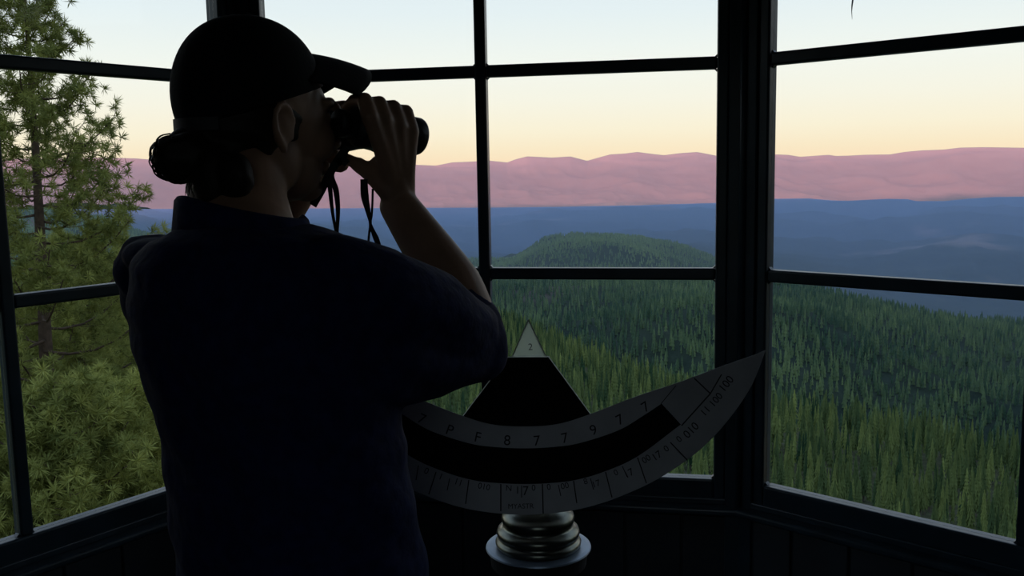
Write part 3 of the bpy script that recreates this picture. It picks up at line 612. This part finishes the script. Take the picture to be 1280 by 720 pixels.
limb(bm, [Hq(.104, 0, -.022), Hq(.124, 0, -.056)], [.009, .013], 12); ball(bm, Hq(.126, 0, -.060), (.016, .013, .010))       # nose
ball(bm, Hq(.106, 0, -.090), (.022, .010, .006)); ball(bm, Hq(.103, 0, -.099), (.020, .011, .007))                        # lips
for s in (1, -1):
    ball(bm, Hq(.092, s*.031, -.010), (.026, .016, .008)); ball(bm, Hq(.092, s*.032, -.030), (.013, .013, .011))
    er = (rv*.35*s-fv*.94, rv*s*.94+fv*.35, uv)      # ear: rim, bowl, lobe
    e0 = Hq(.010, s*.077, -.045)
    pts = [e0+fv*.010+uv*-.012, e0+fv*.012+uv*.015, e0-fv*.002+uv*.030+rv*s*.006, e0-fv*.017+uv*.018+rv*s*.012, e0-fv*.016-uv*.006+rv*s*.012, e0-fv*.004-uv*.026+rv*s*.005]
    limb(bm, pts, [.004, .0045, .0045, .0045, .0045, .006], 8); ball(bm, e0-fv*.003+rv*s*.001, (.005, .015, .026))
limb(bm, [Hq(-.012, 0, -.075), at(306, 250, 1.20), at(306, 300, 1.165)], [.056, .053, .066], 24)
loft(bm, torso_rows[1:], .014)
wR = hand(bm, 1); wL = hand(bm, -1)
limb(bm, [SR, (SR+ER)/2, ER], [.052, .046, .037]); limb(bm, [ER, ER*.6+wR*.4+Vector((.012, 0, 0)), wR], [.041, .042, .028])
limb(bm, [SL, (SL+EL)/2, EL], [.050, .045, .037]); limb(bm, [EL, EL*.6+wL*.4, wL], [.037, .036, .024])
hip = at(382, 850, 1.17); lr = Vector((math.cos(TY), -math.sin(TY), 0)); ld = Vector((math.sin(TY), math.cos(TY), 0))
legs = []
for s in (1, -1):
    h0 = Vector((hip.x, hip.y, .86))+lr*s*.085; k0 = Vector((hip.x, hip.y, .47))+lr*s*.105+ld*.01; a0 = Vector((hip.x, hip.y, .09))+lr*s*.12-ld*.01
    legs.append((h0, k0, a0)); limb(bm, [h0, (h0+k0)/2, k0], [.082, .072, .052]); limb(bm, [k0, k0*.65+a0*.35, a0], [.05, .052, .034]); limb(bm, [a0-uv*.045-ld*.03, a0-uv*.055+ld*.07, a0-uv*.062+ld*.14], [.026, .027, .02], 14)
meld('body', bm, .0033, 4, M['skin'], person)
# shirt: trunk, both sleeves and the turned-up cuffs
def fold(co):
    x, y, z = co[:, 0], co[:, 1], co[:, 2]
    n = fbm(x*9+z*4, z*7+y*9, 4, 60)*.014 + np.sin((x*.8+z*1.3)*70+fbm(x*6, z*6, 3, 61)*9)*.0016
    return n
bm = bmesh.new(); loft(bm, torso_rows[1:], 0)
cuffR = ER*.8+wR*.2; cuffL = EL*.55+wL*.45
ux = Vector((1, 0, 0))
limb(bm, [at(420, 366, 1.10), at(470, 382, 1.11), at(530, 398, 1.17), at(580, 424, 1.245), at(592, 432, 1.25)], [.066, .070, .067, .056, .049])
limb(bm, [at(470, 440, 1.12), at(540, 440, 1.19), at(585, 438, 1.245)], [.072, .058, .044])
limb(bm, [at(592, 430, 1.25), at(582, 398, 1.27), cuffR], [.048, .045, .042]); 
limb(bm, [SL+Vector((.0, -.01, 0)), (SL+EL)/2, EL+Vector((0, 0, .0))], [.054, .056, .052]); limb(bm, [EL, cuffL], [.05, .045])
ball(bm, at(212, 322, 1.23), (.064, .06, .030)); ball(bm, at(418, 342, 1.12), (.075, .07, .040))
sh_ = meld('shirt', bm, .0045, 3, M['shirt'], person, fold)
# rolled cuff and collar
bm = bmesh.new(); d = (wR-ER).normalized()
tube_rings(bm, [cuffR-d*.018, cuffR-d*.014, cuffR+d*.012, cuffR+d*.016], [.043, .0475, .0465, .042], 28); adopt(bm_obj('cuff', bm, M['shirt'], smooth=True), sh_)
def ribbon(bm, pts, wid, th, wdir=None, n=5):
    P = [Vector(p) for p in catmull([tuple(p) for p in pts], n)]; wid = np.interp(np.linspace(0, 1, len(P)), np.linspace(0, 1, len(np.atleast_1d(wid))), np.atleast_1d(wid)) if np.size(wid) > 1 else [wid]*len(P); rows = []
    for i, p in enumerate(P):
        d = (P[min(i+1, len(P)-1)]-P[max(i-1, 0)]).normalized(); a = (wdir or Vector((1, 0, 0))); a = (a-d*a.dot(d)).normalized(); b = d.cross(a)
        rows.append([bm.verts.new(p+a*x*wid[i]/2+b*y*th/2) for x, y in ((-1, -1), (1, -1), (1, 1), (-1, 1))])
    for r0, r1 in zip(rows, rows[1:]):
        for k in range(4): bm.faces.new((r0[k], r0[(k+1) % 4], r1[(k+1) % 4], r1[k]))
    bm.faces.new(rows[0][::-1]); bm.faces.new(rows[-1])
bm = bmesh.new(); n = 40; rows = []
cC_ = (at(304, 285, 1.175)); T2c = math.radians(34)
for k in range(n+1):
    t = math.radians(-246)+2*PI*.86*k/n      # open at the front
    cx, sy = math.cos(t), math.sin(t); fr = (math.sin(t-.2)+1)/2
    hx = Vector((math.cos(T2c), -math.sin(T2c), 0)); hy = Vector((math.sin(T2c), math.cos(T2c), 0))
    o = hx*cx*.086+hy*sy*.076; top_z = .036+.008*(1-fr)-.012*fr-.018*max(0, cx+.2)
    pr = [(1.10, -.022), (1.0, top_z-.004), (.96, top_z), (.90, top_z-.004), (.97, -.02)]
    rows.append([bm.verts.new(cC_+o*q+uv*z_) for q, z_ in pr])
for r0, r1 in zip(rows, rows[1:]):
    for k in range(5): bm.faces.new((r0[k], r0[(k+1) % 5], r1[(k+1) % 5], r1[k]))
bm.faces.new(rows[0]); bm.faces.new(rows[-1][::-1])
adopt(bm_obj('collar', bm, M['shirt'], smooth=True), sh_)
bm = bmesh.new()
for h0, k0, a0 in legs: limb(bm, [h0+uv*.05, (h0+k0)/2, k0], [.096, .084, .068]); limb(bm, [k0, k0*.6+a0*.4, a0+uv*.01], [.067, .064, .055])
hb = [(y, xl-2, xr+2, Y, b+.002) for y, xl, xr, Y, b in torso_rows[-2:]]; ball(bm, Vector((hip.x, hip.y, .90)), (.165, .115, .09), (lr, ld, uv)); meld('trousers', bm, .006, 4, M['trousers'], person)
for h0, k0, a0 in legs:
    bm = bmesh.new(); limb(bm, [a0-uv*.038-ld*.04, a0-uv*.045+ld*.06, a0-uv*.052+ld*.15], [.040, .042, .034]); limb(bm, [a0-uv*.03, a0+uv*.03], [.045, .042])
    bmesh.ops.bisect_plane(bm, geom=bm.verts[:]+bm.edges[:]+bm.faces[:], plane_co=(0, 0, .004), plane_no=(0, 0, -1), clear_outer=True)
    bmesh.ops.holes_fill(bm, edges=bm.edges[:]); meld('shoe', bm, .005, 3, M['rubber'], person)
# hair under the cap, knot at the nape, loose strands
bm = bmesh.new(); ball(bm, Hq(-.006, 0, -.030), (.0785, .083, .070)); ball(bm, Hq(-.035, 0, -.075), (.062, .050, .045)); ball(bm, Hq(-.044, 0, -.120), (.058, .038, .056)); ball(bm, Hq(-.030, .028, -.10), (.034, .030, .035))
ball(bm, Hq(-.006, .060, -.045), (.017, .018, .040)); ball(bm, Hq(-.006, -.060, -.045), (.017, .018, .040))
ball(bm, at(268, 226, 1.158), (.030, .026, .040)); ball(bm, at(290, 222, 1.15), (.036, .022, .032)); kn = at(222, 197, 1.165); limb(bm, [Hq(-.075, 0, -.07), (Hq(-.09, 0, -.075)+kn)/2, kn+Vector((.012, 0, 0))], [.034, .027, .024]); ball(bm, kn, (.027, .028, .027)); ball(bm, at(214, 190, 1.165), (.020, .022, .020)); ball(bm, at(224, 212, 1.165), (.020, .022, .017)); ball(bm, at(240, 196, 1.17), (.028, .028, .031))
hair = meld('hair', bm, .0035, 3, M['hair'], person, lambda c: fbm(c[:, 0]*30, c[:, 2]*90+c[:, 1]*40, 3, 90)*.006)
bm = bmesh.new(); g = random.Random(4)
for k in range(26):
    th = g.uniform(1.6, 4.9); r0 = 26+g.uniform(0, 6); c = (222, 197)
    p = [at(c[0]+math.cos(th+q*.35)*(r0+math.sin(q*1.5)*2.6)*1.05, c[1]-math.sin(th+q*.35)*(r0+math.sin(q*1.3)*2.4)*.98, 1.165+g.uniform(-.02, .02)) for q in range(5)]
    tube_rings(bm, catmull([tuple(x) for x in p], 3), [.0011]*13, 4)
for k in range(16):
    x0 = 240+g.uniform(-6, 12); y0 = 225+g.uniform(-4, 6); dx = g.uniform(-16, 6); dy = g.uniform(14, 26)
    tube_rings(bm, catmull([tuple(at(x0, y0, 1.17)), tuple(at(x0+dx*.3+g.uniform(-3, 3), y0+dy*.5, 1.17)), tuple(at(x0+dx*.5, y0+dy, 1.17))], 4), [.0007, .0007, .0007, .0006, .0006, .0005, .0004, .0003, .0002], 4)
adopt(bm_obj('loose_strands', bm, M['hair']), hair)
# cap: crown of six panels, curved brim, rear strap, top button
cap = None
bm = bmesh.new(); nU, nV = 72, 22; rows = []
CR = (.086, .100, .1015); c0 = Hq(.004, 0, .001)
def capz(f): return -.047+.062*max(0, min(1, (f+.11)/.20))
for j in range(nV+1):
    v_ = j/nV; row = []
    for i in range(nU):
        t = 2*PI*i/nU; seam = 1-.006*(abs(math.cos(3*t))**24)
        for_ = math.cos(t); side = math.sin(t)
        # elevation from the hem up to the top
        zb_ = capz(for_*.1085*.9); e0_ = math.asin(max(-1, min(1, zb_/CR[2]))); e = e0_+(PI/2-e0_)*v_
        ce, se = math.cos(e)**.86 if math.cos(e) > 0 else 0, math.sin(e)
        row.append(bm.verts.new(c0+fv*(ce*for_*CR[1]*seam)+rv*(ce*side*CR[0]*seam)+uv*(se*CR[2]*(1-.035*max(0, for_)*ce))))
        if j == nV: break
    rows.append(row)
for r0, r1 in zip(rows, rows[1:]):
    for i in range(nU):
        if len(r1) == 1: bm.faces.new((r0[i], r0[(i+1) % nU], r1[0]))
        else: bm.faces.new((r0[i], r0[(i+1) % nU], r1[(i+1) % nU], r1[i]))
bmesh.ops.recalc_face_normals(bm, faces=bm.faces); bmesh.ops.solidify(bm, geom=bm.faces[:], thickness=.0025)
cap = bm_obj('cap', bm, M['cap'], person, smooth=True)
def capsub(o): adopt(o, cap); return o
bm = bmesh.new(); rows = []
for j in range(9):
    v_ = j/8; row = []
    for i in range(21):
        u_ = -1+i/10; half = .077*(1-.10*v_**3); lat = u_*half; root = .083*math.sqrt(max(0, 1-(lat/.094)**2)); ln = .098*(1-.26*abs(u_)**4); f_ = root+ln*v_ if True else 0
        z_ = .061-.044*u_*u_-.004*v_-.012*v_*v_
        row.append((f_, lat, z_))
    rows.append(row)
for th in (0, -.004): pass
vt = [[bm.verts.new(Hq(f_, l_, z_)) for f_, l_, z_ in r] for r in rows]
for r0, r1 in zip(vt, vt[1:]):
    for i in range(20): bm.faces.new((r0[i], r0[i+1], r1[i+1], r1[i]))
bmesh.ops.recalc_face_normals(bm, faces=bm.faces); bmesh.ops.solidify(bm, geom=bm.faces[:], thickness=.0035); capsub(bm_obj('brim', bm, M['cap'], smooth=True))
bm = bmesh.new(); ball(bm, c0+uv*.102, (.008, .008, .004)); capsub(bm_obj('button', bm, M['cap'], smooth=True))
bm = bmesh.new(); pts = [c0+fv*(math.cos(t)*.0965)+rv*(math.sin(t)*.083)+uv*(-.040) for t in np.linspace(PI-.75, PI+.75, 9)]; ribbon(bm, pts, .016, .003, uv); st_ = capsub(bm_obj('rear_strap', bm, mat('charcoal_strap', (.035, .035, .035), .7)))

# ------------------------------------------------------------------ binoculars
bino = tag(empty('binoculars', A(.06)-rv*.032), 'black binoculars held up to the eyes in the raised hand, strap hanging', 'binoculars')
for s in (1, -1):
    bm = bmesh.new(); lathe(bm, A(.03, s), [(0, -.004), (.018, -.004), (.026, .002), (.0295, .010), (.0295, .036), (.025, .050), (.0225, .062), (.0235, .075), (.0262, .086), (.0275, .098), (.0275, .109), (.0262, .112), (.0235, .1125), (.0225, .1095), (0, .1090)], 40, fb)
    brl = bm_obj('barrel', bm, M['rubber'], bino, smooth=True)
    bm = bmesh.new(); lathe(bm, A(.03, s), [(0, .1092), (.0222, .1092), (.015, .1106), (0, .1114)], 32, fb); o = adopt(bm_obj('objective_lens', bm, M['lens'], smooth=True), brl)
    bm = bmesh.new(); lathe(bm, A(.002, s), [(0, 0), (.0165, 0), (.0195, .002), (.0195, .013), (.0175, .015), (.0175, .019), (.0188, .021), (.0188, .03), (0, .03)], 32, fb); bm_obj('eyepiece', bm, M['rubber'], bino, smooth=True)
bm = bmesh.new()
for s0, s1 in ((.052, .072), (.098, .112)):
    c = A((s0+s1)/2)-rv*.032; a = (s1-s0)/2
    hull8(bm, [c+fb*x+rv*y+ub*z_ for z_ in (-.009, .009) for x, y in ((-a, -.016), (a, -.016), (a, .016), (-a, .016))])
bm_obj('bridge', bm, M['rubber'], bino, bevel=.003)
bm = bmesh.new(); lathe(bm, A(.074)-rv*.032+ub*.006, [(0, 0), (.0105, 0), (.0115, .002), (.0115, .020), (.0105, .022), (0, .022)], 24, fb); bm_obj('focus_wheel', bm, M['rubber'], bino)
for s in (1, -1):
    bm = bmesh.new(); c = A(.045, s)+rv*s*.022-ub*.008
    hull8(bm, [c+fb*x+rv*y+ub*z_ for z_ in (-.010, .004) for x, y in ((-.005, -.004), (.005, -.004), (.005, .004), (-.005, .004))]); bm_obj('strap_lug', bm, M['steel'] if s > 0 else M['rubber'], bino, bevel=.001)
bm = bmesh.new(); Y1 = 1.31
q = lambda x, y, Y=Y1: at(x, y, Y)
ribbon(bm, [q(434, 184), q(426, 196), q(411, 219), q(402, 238), q(391, 257)], .0105, .002)
ribbon(bm, [q(430, 188), q(420, 202), q(412, 219), q(413, 240), q(416, 268), q(420.5, 292), q(422, 306)], [.009, .009, .008, .006, .0042, .004, .004], .0018)
ribbon(bm, [q(432, 190), q(422, 204), q(415, 219), q(420, 238), q(422.5, 262), q(421.5, 290), q(422, 306)], [.009, .008, .006, .008, .006, .004, .004], .0018)
ribbon(bm, [q(455, 224), q(456, 245), q(460, 264), q(463, 279), q(461.5, 292), q(460, 308), q(458, 325)], [.010, .011, .007, .004, .003, .003, .003], .0018)
ribbon(bm, [q(466, 236), q(465.5, 255), q(464.5, 270), q(463, 280), q(470, 298), q(475, 311), q(478, 324)], [.003, .0028, .003, .004, .008, .006, .005], .0018)
ribbon(bm, [q(422, 204), q(428, 200), q(434, 205)], .010, .002)
# the part of the strap round the neck, resting on the collar
ribbon(bm, [q(422, 306), q(414, 330, 1.33), q(385, 322, 1.34), q(352, 296, 1.30)], .006, .002, uv)
bm_obj('neck_strap', bm, M['strap'], bino)
# ------------------------------------------------------------------ view
vs = sc.view_settings; vs.view_transform = 'Standard'; vs.look = 'None'; vs.gamma = 1; vs.exposure = 0; vs.use_curve_mapping = False
